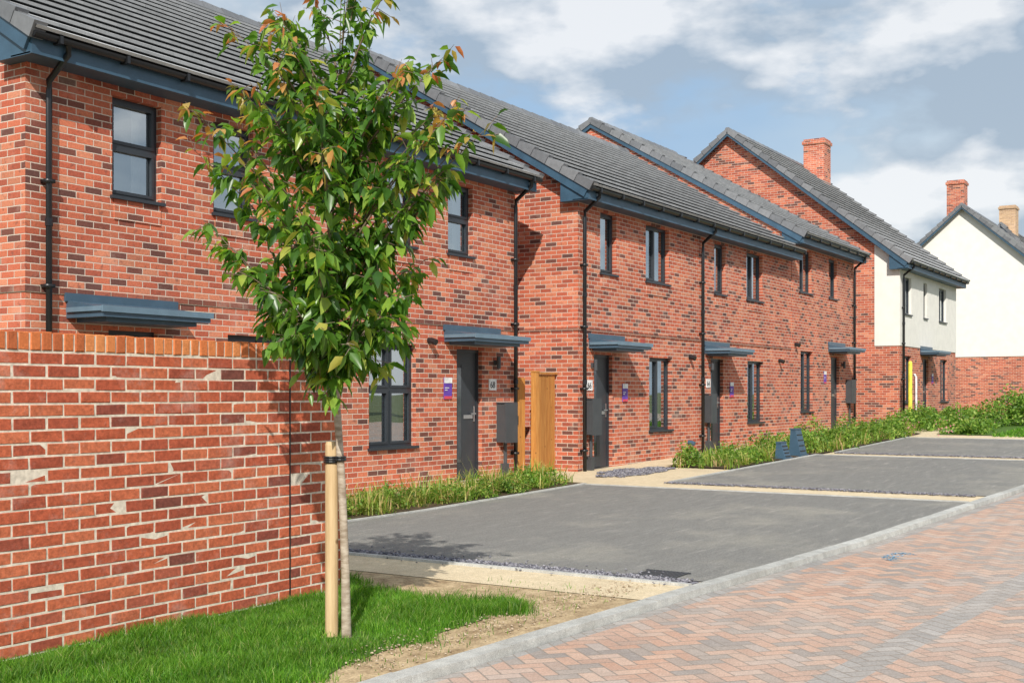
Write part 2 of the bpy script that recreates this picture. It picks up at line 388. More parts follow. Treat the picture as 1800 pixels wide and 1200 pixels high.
for k in range(170):
    q=random.random()
    if q<.5: u=11+random.random()*.6;v=2.88+random.gauss(0,.025)
    elif q<.8: u=11.1+random.random()*.4;v=2.97-random.random()*.02+random.gauss(0,.02)
    else: u=11.5+random.gauss(0,.03);v=2.75+random.random()*.25
    s=random.uniform(.004,.018);mb.face([(u-s,v-s*.4,g(u)-.0262),(u+s*.8,v-s*.5,g(u)-.0262),(u+s,v+s*.4,g(u)-.0262),(u-s*.6,v+s*.5,g(u)-.0262)])
mb.done('paint_mark',M_bluep)

# ------------------------------------------------------------ near garden wall (real bricks)
GW=empty('brick_wall')
mb=MB();Vw=5.92;ue=6.93;ztop=1.735
mb.box(.0,ue-.01,Vw+.004,Vw+.205,-.1,ztop)
mb.done('mortar_core',M_mortar,GW)
mb=MB()
def cbrick(mb,x0,x1,y0,y1,z0,z1,c=.0035,m=0):
    n=len(mb.v);j=lambda:random.uniform(-.002,.002)
    a=y0+c
    mb.v+=[(x0,y1,z0),(x1,y1,z0),(x1,y1,z1),(x0,y1,z1),(x0+j(),a,z0+j()),(x1+j(),a,z0+j()),(x1+j(),a,z1+j()),(x0+j(),a,z1+j()),
           (x0+c,y0+j(),z0+c+j()),(x1-c,y0+j(),z0+c+j()),(x1-c,y0+j(),z1-c+j()),(x0+c,y0+j(),z1-c+j())]
    for q in ((0,1,5,4),(1,2,6,5),(2,3,7,6),(3,0,4,7),(4,5,9,8),(5,6,10,9),(6,7,11,10),(7,4,8,11),(8,9,10,11)):
        mb.f.append(tuple(n+k for k in q));mb.m.append(m)
for r in range(24):
    z0=ztop-.075*(r+1)+.0055;z1=z0+.064
    x=ue-(.1125 if r%2 else 0)
    segs=[]
    if r%2: segs.append((ue-.1025,ue))
    while x>.1:
        segs.append((x-.214,x));x-=.225
    for (a,c) in segs:
        if a<6.372<c:
            if 6.366-a>.03: cbrick(mb,a,6.366,Vw,Vw+.1,z0,z1)
            if c-6.378>.03: cbrick(mb,6.378,c,Vw,Vw+.1,z0,z1)
        else: cbrick(mb,a+random.uniform(-.003,.003),c+random.uniform(-.003,.003),Vw+random.uniform(0,.003),Vw+.1,z0,z1)
mb.done('brick_courses',M_nearbrick,GW)
mb=MB()
mb.box(6.366,6.378,Vw-.001,Vw+.02,0,ztop);mb.done('movement_joint',M_black,GW)
mb=MB();x=ue
while x>.1:
    j=random.uniform(-.003,.003)
    cbrick(mb,x-.065,x,Vw-.002+j,Vw+.21,ztop+.008,ztop+.113+random.uniform(-.003,.003),.005);x-=.075
mb.done('coping',M_coping,GW)
mb=MB();mb.box(.1,ue-.002,Vw+.004,Vw+.2,ztop,ztop+.105);mb.done('coping_mortar',M_mortar,GW)

# ------------------------------------------------------------ house parts
def facade(mb,u0,u1,z0,z1,V,ops,m=0,rd=.1):
    us=sorted(set([u0,u1]+[o['u0'] for o in ops]+[o['u1'] for o in ops]))
    zs=sorted(set([z0,z1]+[o['z0'] for o in ops]+[o['z1'] for o in ops]))
    us=[x for x in us if u0<=x<=u1];zs=[x for x in zs if z0<=x<=z1]
    for a,c in zip(us[:-1],us[1:]):
        for d,e in zip(zs[:-1],zs[1:]):
            mu,mz=(a+c)/2,(d+e)/2
            if any(o['u0']<mu<o['u1'] and o['z0']<mz<o['z1'] for o in ops):continue
            mb.face([(a,V,d),(c,V,d),(c,V,e),(a,V,e)],m)
    for o in ops:
        if not(z0<(o['z0']+o['z1'])/2<z1):continue
        a,c,d,e=o['u0'],o['u1'],o['z0'],o['z1'];W=V+rd+.06
        mb.face([(a,V,d),(a,V,e),(a,W,e),(a,W,d)],m);mb.face([(c,V,d),(c,W,d),(c,W,e),(c,V,e)],m)
        mb.face([(a,V,e),(c,V,e),(c,W,e),(a,W,e)],m);mb.face([(a,V,d),(a,W,d),(c,W,d),(c,V,d)],m)
def window(par,u0,u1,z0,z1,V,style,seed=0):
    rs=random.Random(seed*13+int(u0*100))
    y0=V+.085;y1=y0+.06;w=.055
    mb=MB()
    mb.box(u0,u1,y0,y1,z0,z0+w);mb.box(u0,u1,y0,y1,z1-w,z1);mb.box(u0,u0+w,y0,y1,z0+w,z1-w);mb.box(u1-w,u1,y0,y1,z0+w,z1-w)
    mid=(u0+u1)/2
    zt=None
    if style=='T': zt=z0+(z1-z0)*.52
    if style=='Q': zt=z0+(z1-z0)*.56
    def sash(a,c,d,e,s=.035):
        mb.box(a,c,y0-.012,y0+.03,d,d+s);mb.box(a,c,y0-.012,y0+.03,e-s,e);mb.box(a,a+s,y0-.012,y0+.03,d+s,e-s);mb.box(c-s,c,y0-.012,y0+.03,d+s,e-s)
    if style in('V','Q'): mb.box(mid-.035,mid+.035,y0+.002,y1,z0+w,z1-w)
    if zt: mb.box(u0+w,u1-w,y0+.001,y1-.002,zt-.035,zt+.035)
    cols=[(u0+w,mid-.035),(mid+.035,u1-w)] if style in('V','Q') else [(u0+w,u1-w)]
    rows_=[(z0+w,zt-.035),(zt+.035,z1-w)] if zt else [(z0+w,z1-w)]
    for ci,(a,c) in enumerate(cols):
        for ri,(d,e) in enumerate(rows_):
            if style=='V' and ci==1: continue
            sash(a-.01,c+.01,d-.01,e+.01)
    mb.done('window_frame',M_frame,par)
    mb=MB();mb.face([(u0+.02,y0+.035,z0+.02),(u1-.02,y0+.035,z0+.02),(u1-.02,y0+.035,z1-.02),(u0+.02,y0+.035,z1-.02)]);mb.done('window_glass',M_glass,par)
    mb=MB();mb.box(u0-.03,u1+.03,V-.045,V+.084,z0-.035,z0+.002);mb.done('window_sill',M_frame,par)
    mb=MB();k=rs.random();yc=y0+.16
    def cur(a,c,zz0,zz1):
        n=max(3,int((c-a)/.05));
        for q in range(n):
            xa=a+(c-a)*q/n;xb=a+(c-a)*(q+1)/n
            ya=yc+(.02 if q%2 else 0);yb=yc+(0 if q%2 else .02)
            mb.face([(xa,ya,zz0),(xb,yb,zz0),(xb,yb,zz1),(xa,ya,zz1)])
    wd=u1-u0
    cur(u1-.06-wd*.25,u1-.03,z0,z1)
    if k>.5: cur(u0+.03,u0+.04+wd*.2,z0,z1)
    if k<.25: cur(u0+.03,u1-.03,z1-.35,z1)
    mb.done('curtain',M_curtain,par)
def door(par,u0,u1,z0,z1,V):
    y0=V+.07
    mb=MB();w=.05
    mb.box(u0,u0+w,y0,y0+.07,z0,z1);mb.box(u1-w,u1,y0,y0+.07,z0,z1);mb.box(u0+w,u1-w,y0,y0+.07,z1-w,z1)
    mb.done('door_frame',M_frame,par)
    mb=MB();mb.box(u0+w,u1-w,y0+.02,y0+.06,z0+.03,z1-w)
    c=(u0+u1)/2
    mb.box(u0+w+.06,u0+w+.075,y0+.012,y0+.02,z0+.25,z1-.25);mb.box(u0+w+.2,u0+w+.215,y0+.012,y0+.02,z0+.25,z1-.25)
    mb.done('door_leaf',M_door,par)
    mb=MB();mb.box(u0+w+.08,u0+w+.195,y0+.014,y0+.0195,z0+.3,z1-.3);mb.done('door_glass',M_dglass,par)
    mb=MB();mb.box(c-.06,c+.2,y0+.005,y0+.019,z0+1.0,z0+1.06)
    mb.box(u1-w-.09,u1-w-.06,y0-.0,y0+.019,z0+.95,z0+1.2);mb.box(u1-w-.2,u1-w-.06,y0-.03,y0-.01,z0+1.07,z0+1.09)
    mb.box(u0+.02,u1-.02,V-.03,y0-.001,z0-.01,z0+.02)
    mb.done('door_furniture',M_steel,par)
def canopy(par,u0,u1,V,zf,dep=.6):
    mb=MB()
    mb.hexa([(u0,V-dep,zf),(u1,V-dep,zf),(u1,V,zf),(u0,V,zf),(u0,V-dep,zf+.09),(u1,V-dep,zf+.09),(u1,V,zf+.19),(u0,V,zf+.19)],0)
    mb.box(u0-.025,u1+.025,V-dep-.025,V-dep-.001,zf+.05,zf+.115,1)
    mb.box(u0-.028,u0-.002,V-dep,V-.031,zf+.06,zf+.11,1);mb.box(u1+.002,u1+.028,V-dep,V-.031,zf+.06,zf+.11,1)
    mb.box(u0-.03,u1+.03,V-.03,V-.001,zf+.18,zf+.27,0)
    mb.box(u0+.12,u1-.12,V-dep+.1,V-.02,zf-.045,zf-.001,0)
    return mb.done('door_canopy',[M_canopy,M_canopy2],par)
def pipe(par,u,V,z0,z1,ve,zg):
    mb=MB();y=V-.075
    mb.tube([(u,ve,zg),(u,ve+.0,zg-.1),(u,y,zg-.33),(u,y,zg-.45),(u,y,z0)],.034,10)
    z=z0+.4
    while z<z1-.2:
        mb.box(u-.05,u+.05,y-.04,V-.001,z,z+.04);z+=1.1
    mb.tube([(u,y,z1-1.6),(u,y,z1-1.52)],.042,10);mb.tube([(u,y,z0+1.6),(u,y,z0+1.68)],.042,10)
    mb.done('downpipe',M_black,par,True)
def roof(par,u0,u1,ve,ze,vr,zr,gl=True,gr=True):
    sl=math.hypot(vr-ve,zr-ze);ca=(vr-ve)/sl;sa=(zr-ze)/sl
    n=round(sl/.355);gg=sl/n
    P=lambda t,q:(ve+t*ca-q*sa,ze+t*sa+q*ca)
    rs=random.Random(int(u0*10))
    mb=MB()
    nt=max(1,round((u1-u0)/.33));w=(u1-u0)/nt
    for i_ in range(n):
        off=.5*w if i_%2 else 0
        xs=[u0];x=u0+off if off else u0+w
        while x<u1-.02: xs.append(x);x+=w
        xs.append(u1)
        for a,c in zip(xs[:-1],xs[1:]):
            lo=.076+rs.uniform(-.001,.001)
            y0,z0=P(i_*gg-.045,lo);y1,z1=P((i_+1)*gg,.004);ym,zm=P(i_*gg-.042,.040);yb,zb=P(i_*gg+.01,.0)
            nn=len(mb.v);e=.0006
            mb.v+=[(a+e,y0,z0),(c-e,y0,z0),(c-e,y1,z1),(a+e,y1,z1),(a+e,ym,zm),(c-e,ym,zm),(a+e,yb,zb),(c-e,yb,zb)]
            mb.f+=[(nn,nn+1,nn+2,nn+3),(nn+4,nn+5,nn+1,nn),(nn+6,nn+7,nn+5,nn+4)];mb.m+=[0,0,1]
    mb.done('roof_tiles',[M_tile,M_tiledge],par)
    mb=MB();a0=P(0,-.01);a1=P(sl,-.01)
    mb.face([(u0,a0[0],a0[1]),(u1,a0[0],a0[1]),(u1,a1[0],a1[1]),(u0,a1[0],a1[1])],0)
    vbk=vr+(vr-ve);zbk=ze
    mb.face([(u0,vr,zr+.02),(u1,vr,zr+.02),(u1,vbk,zbk+.02),(u0,vbk,zbk+.02)],0)
    mb.done('roof_underlay',M_tiledge,par)
    mb=MB();x=u0
    while x<u1-.05:
        x2=min(x+.45,u1)
        mb.hexa([(x,vr-.13,zr-.025),(x2,vr-.13,zr-.025),(x2,vr+.13,zr-.025),(x,vr+.13,zr-.025),(x,vr-.05,zr+.11),(x2-.01,vr-.05,zr+.095),(x2-.01,vr+.05,zr+.095),(x,vr+.05,zr+.11)])
        x=x2
    for side,uu in ((gl,u0),(gr,u1)):
        if not side:continue
        d=-1 if uu==u0 else 1
        xa,xb=sorted((uu+d*.03,uu-d*.13))
        for i_ in range(n):
            for sg in (1,-1):
                t0,t1=i_*gg-.03,(i_+1)*gg-.02
                def Q(t,q):
                    y,z=P(t,q)
                    return (y,z) if sg==1 else (2*vr-y,z)
                A,B=Q(t0,-.07),Q(t1,-.07);C,D=Q(t1,.065),Q(t0,.11)
                mb.hexa([(xa,A[0],A[1]),(xb,A[0],A[1]),(xb,B[0],B[1]),(xa,B[0],B[1]),(xa,D[0],D[1]),(xb,D[0],D[1]),(xb,C[0],C[1]),(xa,C[0],C[1])])
    mb.done('ridge_and_verge',M_verge,par)
    mb=MB()
    for side,uu in ((gl,u0),(gr,u1)):
        if not side:continue
        d=-1 if uu==u0 else 1
        xa,xb=sorted((uu+d*.005,uu-d*.03))
        for sg in(1,-1):
            def Q(t,q):
                y,z=P(t,q);return (y,z) if sg==1 else (2*vr-y,z)
            A,B=Q(.02,-.22),Q(sl+.0,-.22);C,D=Q(sl+.0,-.068),Q(.02,-.068)
            B=(vr,B[1]);C=(vr,C[1])
            mb.hexa([(xa,A[0],A[1]),(xb,A[0],A[1]),(xb,B[0],B[1]),(xa,B[0],B[1]),(xa,D[0],D[1]),(xb,D[0],D[1]),(xb,C[0],C[1]),(xa,C[0],C[1])])
    return mb
def eaves(mb,par,u0,u1,ve,ze,V,gl=True,gr=True,slope=.6):
    mb.box(u0+.03,u1-.03,ve+.045,ve+.07,ze-.22,ze-.02)
    mb.box(u0+.031,u1-.031,ve+.071,V-.002,ze-.215,ze-.2)
    for side,uu in((gl,u0),(gr,u1)):
        if not side:continue
        a,c=(uu+.031,uu+.2) if uu==u0 else (uu-.2,uu-.031)
        zt=lambda v:ze+(v-ve)*slope-.07
        mb.hexa([(a,ve+.071,ze-.222),(c,ve+.071,ze-.222),(c,V+.25,ze-.222),(a,V+.25,ze-.222),(a,ve+.071,zt(ve+.071)),(c,ve+.071,zt(ve+.071)),(c,V+.25,zt(V+.25)),(a,V+.25,zt(V+.25))])
    mb.done('fascia',M_blue,par)
    g2=MB();n=8;pts=[]
    ra=.058;yc,zc=ve-.005,ze-.015
    for k in range(n+1):
        t_=math.pi+math.pi*k/n;pts.append((yc+ra*math.cos(t_),zc+ra*math.sin(t_)))
    for a,c in zip(pts[:-1],pts[1:]):
        g2.face([(u0,a[0],a[1]),(u1,a[0],a[1]),(u1,c[0],c[1]),(u0,c[0],c[1])])
    for uu in(u0,u1): g2.face([(uu,p_[0],p_[1]) for p_ in pts])
    x=u0+.3
    while x<u1:
        g2.box(x-.02,x+.02,yc-ra-.006,ve+.046,zc-ra-.012,zc-ra+.03);g2.box(x-.019,x+.019,yc-ra-.01,yc-ra+.004,zc-ra-.01,zc+.01);x+=.85
    g2.done('gutter',M_black,par)
def sgn(par,u,V,z,w=.21,h=.34):
    mb=MB();mb.box(u,u+w,V-.014,V-.002,z,z+h)
    mb.done('poster_board',M_purple,par)
    mb=MB();mb.box(u+.001,u+w-.001,V-.018,V-.0145,z+.002,z+h*.14);mb.done('poster_red',M_redb,par)
    mb=MB();mb.box(u+.001,u+w-.001,V-.018,V-.0145,z+h*.74,z+h-.001)
    mb.box(u+.02,u+w*.6,V-.018,V-.0145,z+h*.5,z+h*.54);mb.box(u+.02,u+w*.4,V-.018,V-.0145,z+h*.4,z+h*.44);mb.done('poster_white',M_wplast,par)
def number(par,txt,u,V,z,s=.15):
    mb=MB();mb.box(u,u+.22,V-.015,V-.002,z-.04,z+.15);mb.done('number_plate',M_wplast,par)
    c=bpy.data.curves.new('house_number','FONT');c.body=txt;c.size=s;c.extrude=.002
    o=bpy.data.objects.new('house_number',c);o.location=(u+.025,V-.018,z);o.rotation_euler=(math.pi/2,0,0);c.materials.append(M_black);link(o,par)
def lamp(par,u,V,z):
    mb=MB();mb.box(u-.03,u+.03,V-.05,V-.001,z-.04,z+.04);mb.tube([(u,V-.085,z-.1),(u,V-.085,z+.1)],.035,12);mb.done('wall_lantern',M_grey,par)
def meter(par,u0,u1,V,z0,z1,zb):
    mb=MB();mb.box(u0,u1,V-.17,V-.001,z0,z1);mb.box(u0-.012,u1+.012,V-.19,V-.171,z0-.01,z1+.012);mb.box(u0-.01,u1+.01,V-.185,V-.002,z1+.013,z1+.03)
    um=(u0+u1)/2;mb.tube([(um,V-.06,zb),(um,V-.06,z0)],.03,8);mb.box(um-.06,um+.06,V-.1,V-.002,zb,zb+.25)
    mb.done('meter_box',M_grey,par)
def outlet(par,u,V,z,m=None):
    mb=MB();mb.tube([(u,V-.14,z-.03),(u,V-.05,z),(u,V,z)],.05,10);mb.done('vent',m or M_black,par)
def gable(mb,u,V,vb,zb,ve,ze,vr,zr,m=0):
    s_=(zr-ze)/(vr-ve)
    f_=lambda v:ze+(v-ve)*s_-.06 if v<vr else zr-(v-vr)*s_-.06
    mb.face([(u,V,zb),(u,V,f_(V)),(u,vr,f_(vr)),(u,vb,f_(vb)),(u,vb,zb)],m)
def O(u0,u1,z0,z1,k): return dict(u0=u0,u1=u1,z0=z0,z1=z1,k=k)
def house(name,u0,u1,V,rf,ops,cans,pipes,mat=M_brick,gl=True,gr=True,zb=-.1,upper=None,band=None):
    ru0,ru1,ve,ze,vr,zr=rf
    E=empty(name)
    mb=MB();zt=ze-.17;vb=vr+(vr-V)
    if upper is None: facade(mb,u0,u1,zb,zt,V,ops)
    else:
        zu,mu=upper
        facade(mb,u0,u1,zb,zu,V,[o for o in ops if o['z0']<zu-.3]);facade(mb,u0-.02,u1+.02,zu,zt,V-.02,[o for o in ops if o['z0']>=zu],1,rd=.12)
        mb.face([(u0-.02,V-.02,zu),(u1+.02,V-.02,zu),(u1+.02,V,zu),(u0-.02,V,zu)],1)
        mb.face([(u0-.02,V-.02,zu),(u0-.02,V-.02,ze+.12),(u0-.02,V+.75,ze+.12+.45),(u0-.02,V+.75,zu)],1)
        mb.face([(u0-.02,V+.75,zu),(u0-.02,V+.75,ze+.57),(u0,V+.75,ze+.57),(u0,V+.75,zu)],1)
    gable(mb,u0,V,vb,zb,ve,ze,vr,zr);gable(mb,u1,V,vb,zb,ve,ze,vr,zr)
    mb.face([(u0,vb,zb),(u1,vb,zb),(u1,vb,zt),(u0,vb,zt)])
    mb.done('walls',[mat,upper[1] if upper else mat],E)
    if band:
        mb=MB()
        mb.box(u0+.0,u1-.0,V-.012,V-.001,band,band+.065);mb.box(u0-.012,u0-.001,V-.012,vb,band,band+.065);mb.done('string_course',M_brick_band,E)
    mb=MB()
    for o in ops:
        if o['k']!='D' and o['z0']>3.3 and not upper:
            mb.box(o['u0']+.02,o['u1']-.02,V-.014,V-.001,o['z0']-.26,o['z0']-.036)
    if mb.v: mb.done('window_apron',mat,E)
    mb=roof(E,ru0,ru1,ve,ze,vr,zr,gl,gr)
    eaves(mb,E,ru0,ru1,ve,ze,V,gl,gr,(zr-ze)/(vr-ve))
    for i_,o in enumerate(ops):
        if o['k']=='D': door(E,o['u0'],o['u1'],o['z0'],o['z1'],V)
        else: window(E,o['u0'],o['u1'],o['z0'],o['z1'],V-(.02 if upper and o['z0']>upper[0] else 0),o['k'],i_)
    for (a,c,z) in cans: canopy(E,a,c,V,z)
    for (u,zz) in pipes: pipe(E,u,V,zz,ze-.3,ve,ze-.05)
    return E
V1=10.84;WT,WB=4.82,3.70
H1=house('brick_house',7.7,17.25,V1,(7.5,17.42,10.45,5.15,15.3,8.06),
 [O(8.8,9.5,WB,WT,'T'),O(10.31,10.99,WB,WT,'T'),O(13.72,14.4,WB,WT,'T'),O(15.26,15.95,WB,WT,'T'),
  O(8.75,9.45,.08,2.2,'D'),O(10.55,11.65,.7,2.22,'Q'),O(13.3,14.42,.7,2.22,'Q'),O(15.5,16.22,.08,2.2,'D')],
 [(8.2,9.7,2.3),(15.15,16.72,2.3)],[(7.93,.0),(17.15,.05)],band=2.55)
meter(H1,16.66,17.02,V1,.67,1.31,.06);number(H1,'68',16.42,V1,1.58);lamp(H1,16.6,V1,2.0);sgn(H1,15.14,V1,1.4)
outlet(H1,14.75,V1,2.3)
mb=MB();mb.box(14.98,15.2,V1-.006,V1-.001,2.3,2.37);mb.done('air_brick',M_red,H1)
V2=10.25
H2=house('brick_house',18.4,29.66,V2,(18.18,29.62,9.88,5.1,14.95,8.16),
 [O(19.24,19.88,3.7,4.82,'S'),O(21.14,22.22,3.7,4.82,'V'),O(24.6,25.25,3.7,4.82,'S'),O(26.54,27.6,3.7,4.82,'V'),
  O(19.0,19.72,.1,2.2,'D'),O(21.3,22.35,.75,2.2,'V'),O(24.4,25.1,.2,2.25,'D'),O(26.6,27.65,.8,2.25,'V')],
 [(18.8,20.15,2.3),(24.05,25.4,2.35)],[(18.52,.05),(23.8,.15)],gr=False,band=2.6)
meter(H2,18.62,18.93,V2,.75,1.37,.1);meter(H2,24.0,24.28,V2,.85,1.45,.2)
number(H2,'66',18.70,V2,1.58);number(H2,'64',24.13,V2,1.65);sgn(H2,20.12,V2,1.33);sgn(H2,25.5,V2,1.4)
lamp(H2,18.9,V2,2.0);lamp(H2,24.3,V2,2.1);outlet(H2,23.25,V2,2.25);outlet(H2,28.75,V2,2.3);outlet(H2,23.2,V2,.45,M_blue)
mb=MB()
for q in(20.9,25.9): mb.box(q,q+.2,V2-.006,V2-.001,2.4,2.55)
mb.done('air_brick',M_red,H2)
H3=house('brick_house',29.7,35.2,V2-.004,(29.64,35.42,9.88,5.55,16.1,9.2),
 [O(30.3,31.3,4.15,5.27,'V'),O(32.8,33.55,4.15,5.27,'S'),O(30.4,31.4,1.0,2.6,'V'),O(33.0,33.75,.4,2.5,'D')],
 [(32.75,34.25,2.65)],[(35.05,.35)],band=None)
meter(H3,34.4,34.8,V2,1.2,1.85,.4);sgn(H3,32.35,V2,1.75);outlet(H3,29.95,V2,2.75);lamp(H3,34.0,V2,2.3)
V4=9.4
H4=house('brick_house',37.1,45.0,V4,(36.85,45.2,9.02,5.5,14.9,10.13),
 [O(37.7,38.5,3.95,5.1,'V'),O(40.1,40.6,3.95,5.1,'S'),O(42.3,43.4,3.95,5.1,'V'),O(37.55,38.6,1.2,2.65,'V'),O(40.1,40.85,.5,2.6,'D'),O(42.6,43.7,1.2,2.65,'V')],
 [(39.7,41.3,2.75)],[(37.35,.4)],upper=(2.95,M_white))
sgn(H4,41.3,V4,1.8)
def chimney(par,u0,u1,v0,v1,z0,z1,m):
    mb=MB();mb.box(u0,u1,v0,v1,z0,z1-.2);mb.box(u0-.05,u1+.05,v0-.05,v1+.05,z1-.199,z1-.08);mb.box(u0-.0,u1+.0,v0-.0,v1+.0,z1-.079,z1);mb.done('chimney',m,par)
chimney(H4,44.25,45.05,14.0,14.8,9.3,11.15,M_brick)
H5=empty('rendered_house')
mb=MB();V5,vb5,vr5,zr5,ve5,ze5=7.35,16.75,12.05,10.4,7.05,6.05
s5=(zr5-ze5)/(vr5-ve5)
mb.face([(59.3,V5,-.1),(59.3,V5,3.2),(59.3,vb5,3.2),(59.3,vb5,-.1)],0)
mb.face([(59.27,V5-.02,3.2),(59.27,V5-.02,ze5+.2),(59.27,vr5,zr5-.07),(59.27,vb5,ze5+.2),(59.27,vb5,3.2)],1)
mb.face([(59.27,V5-.02,3.2),(59.3,V5-.02,3.2),(59.3,vb5,3.2),(59.27,vb5,3.2)],1)
mb.face([(59.27,V5-.02,3.2),(68,V5-.02,3.2),(68,V5-.02,ze5),(59.27,V5-.02,ze5)],1)
mb.face([(59.3,V5,-.1),(68,V5,-.1),(68,V5,3.2),(59.3,V5,3.2)],0)
mb.face([(68,V5,-.1),(68,V5,ze5),(68,vr5,zr5-.1),(68,vb5,ze5),(68,vb5,-.1)],0)
mb.done('walls',[M_brick,M_white],H5)
mb=roof(H5,59.0,68.2,ve5,ze5,vr5,zr5)
eaves(mb,H5,59.0,68.2,ve5,ze5,V5,slope=s5)
chimney(H5,59.8,60.6,12.1,12.9,9.5,11.75,M_brick)
H6=empty('brick_house')
mb=MB();mb.box(73,82,9,16.5,-.1,7);mb.face([(73.0,9,7.0),(73,16.5,7.0),(73,12.7,10.4)]);mb.done('walls',M_brick,H6)
mb=roof(H6,72.7,82.2,8.6,6.8,12.7,11.2)
mb.done('fascia',M_blue,H6)
chimney(H6,74.5,75.5,12.2,13.1,10.5,12.5,M_chim)
for (a,c) in ((4,13),(17,27),(31,44)):
    HO=empty('brick_house');mb=MB()
    mb.box(a,c,-26,-18,-.1,5.0);mb.done('walls',M_brick,HO)
    mb=MB();mb.hexa([(a-.2,-26.3,5.001),(c+.2,-26.3,5.001),(c+.2,-17.7,5.001),(a-.2,-17.7,5.001),(a-.2,-22.1,7.8),(c+.2,-22.1,7.8),(c+.2,-21.9,7.8),(a-.2,-21.9,7.8)]);mb.done('roof_tiles',M_verge,HO)
    mb=MB();x=a+1
    while x<c-1.5:
        mb.box(x,x+1.1,-18,-17.97,3.6,4.7);mb.box(x,x+1.1,-18,-17.97,.9,2.2);x+=2.4
    mb.done('windows',M_wplast,HO)

FG=empty('wooden_gate')
mb=MB()
x=17.31
while x<17.6: mb.box(x,x+.094,10.86,10.88,.08,1.76+random.uniform(-.005,.005));x+=.1
mb.box(17.3,17.62,10.881,10.92,.3,.4);mb.box(17.3,17.62,10.881,10.92,1.45,1.55)
mb.box(17.64,17.74,10.66,10.76,.0,1.86);mb.box(17.63,17.75,10.65,10.77,1.861,1.88)
x=17.75
while x<18.3: mb.box(x,x+.108,10.69+random.uniform(-.004,.004),10.71,.08,1.82);x+=.12
mb.box(17.745,18.39,10.711,10.75,.3,.4);mb.box(17.745,18.39,10.711,10.75,1.4,1.5);mb.box(17.755,18.39,10.66,10.74,1.825,1.86)
mb.done('boards',M_wood,FG)
mb=MB();mb.box(17.34,17.36,10.84,10.859,.95,1.1);mb.done('latch',M_black,FG)

def hood(u,v,s,h):
    E=empty('meter_housing');z=g(u);mb=MB()
    mb.hexa([(u,v,z),(u+s,v,z),(u+s,v+s*.6,z),(u,v+s*.6,z),(u+.03,v+s*.3,z+h),(u+s-.03,v+s*.3,z+h),(u+s-.03,v+s*.55,z+h),(u+.03,v+s*.55,z+h)])
    mb.box(u-.015,u+s+.015,v-.02,v+s*.62,z+.0,z+.05)
    for k in range(4):
        f=.2+.2*k;zz=z+h*f;yy=v+s*.3*f
        mb.box(u+.06,u+s-.06,yy-.01,yy+.01,zz,zz+.02,1)
    mb.box(u+.02,u+s-.02,v+s*.28,v+s*.57,z+h+.001,z+h+.03)
    mb.done('housing',[M_blue,M_black],E)
hood(23.75,8.0,.42,.55);hood(22.7,7.95,.38,.33);hood(10.2,9.6,.4,.42)
YP=empty('yellow_post');mb=MB()
z=g(37);mb.tube([(36.6,8.95,z),(36.6,8.95,z+1.95)],.06,12);mb.tube([(36.6,8.95,z+1.951),(36.6,8.95,z+2.0)],[.06,.03],12);mb.box(36.5,36.7,8.85,9.05,z,z+.02)
mb.done('post',M_yellow,YP)
mb=MB();mb.tube([(38.9,9.33,.5),(38.9,9.33,2.0),(38.9,9.39,2.1)],.035,8);mb.done('white_pipe',M_wplast,H4)

# ------------------------------------------------------------ planting
def strappy(name,areas,mat,h0,h1,w):
    V=[];F=[]
    for (u0,u1,v0,v1,ncl,nb) in areas:
        for c_ in range(ncl):
            cu=random.uniform(u0,u1);cv=random.uniform(v0,v1);hh=random.uniform(.4,1.2)
            for b_ in range(nb):
                a=random.uniform(0,6.283);L=random.uniform(h0,h1)*hh;lean=random.uniform(.15,1.3)
                x=cu+random.gauss(0,.05);y=cv+random.gauss(0,.05);z=g(cu)
                dx,dy=math.cos(a),math.sin(a);px,py=-dy*w/2,dx*w/2
                n=len(V)
                for t_,ww in((0,1),(.35,1),(.7,.75)):
                    r=L*lean*t_*t_*.9;zz=L*(t_-lean*.55*t_*t_)
                    V.append((x+dx*r-px*ww,y+dy*r-py*ww,z+zz));V.append((x+dx*r+px*ww,y+dy*r+py*ww,z+zz))
                r=L*lean*.95;zz=max(.02,L*(1-lean*.62));V.append((x+dx*r,y+dy*r,z+zz))
                F+=[(n,n+1,n+3),(n,n+3,n+2),(n+2,n+3,n+5),(n+2,n+5,n+4),(n+4,n+5,n+6)]
    return bulk(name,np.array(V),np.array(F),mat)
M_strap=island('strappy_leaves',[(0,(.09,.18,.02)),(.35,(.18,.31,.04)),(.65,(.32,.40,.07)),(.85,(.54,.48,.16)),(1,(.62,.40,.22))],.5,1.5,.3,transl=.38)
M_shrub=island('shrub_leaves',[(0,(.05,.12,.015)),(.5,(.13,.25,.03)),(.85,(.24,.38,.06)),(1,(.42,.48,.12))],.55,1.5,.35,transl=.35)
M_pink=island('pink_flowers',[(0,(.45,.12,.16)),(1,(.6,.3,.3))],.6,3,.2)
def leafmass(name,blobs,size,mat):
    V=[];F=[]
    for (cx,cy,rx,ry,h,n_) in blobs:
        for k in range(n_):
            a=random.uniform(0,6.283);ph=random.uniform(0,1)**.6
            r=random.uniform(.7,1.1)
            el=math.asin(ph)
            x=cx+rx*math.cos(a)*math.cos(el)*r;y=cy+ry*math.sin(a)*math.cos(el)*r;z=g(cx)+h*ph*r*(1+.2*math.sin(5*x)+.15*math.sin(7*y)+.1*math.sin(17*x))
            d=Vector((random.gauss(0,1),random.gauss(0,1),random.gauss(.3,.7))).normalized()
            e=d.cross(Vector((random.gauss(0,1),random.gauss(0,1),random.gauss(0,1)))).normalized()
            s=size*random.uniform(.6,1.3);p_=Vector((x,y,z));n=len(V)
            V+=[tuple(p_-d*s),tuple(p_+e*s*.45),tuple(p_+d*s),tuple(p_-e*s*.45)];F.append((n,n+1,n+2,n+3))
    return bulk(name,np.array(V),np.array(F),mat)
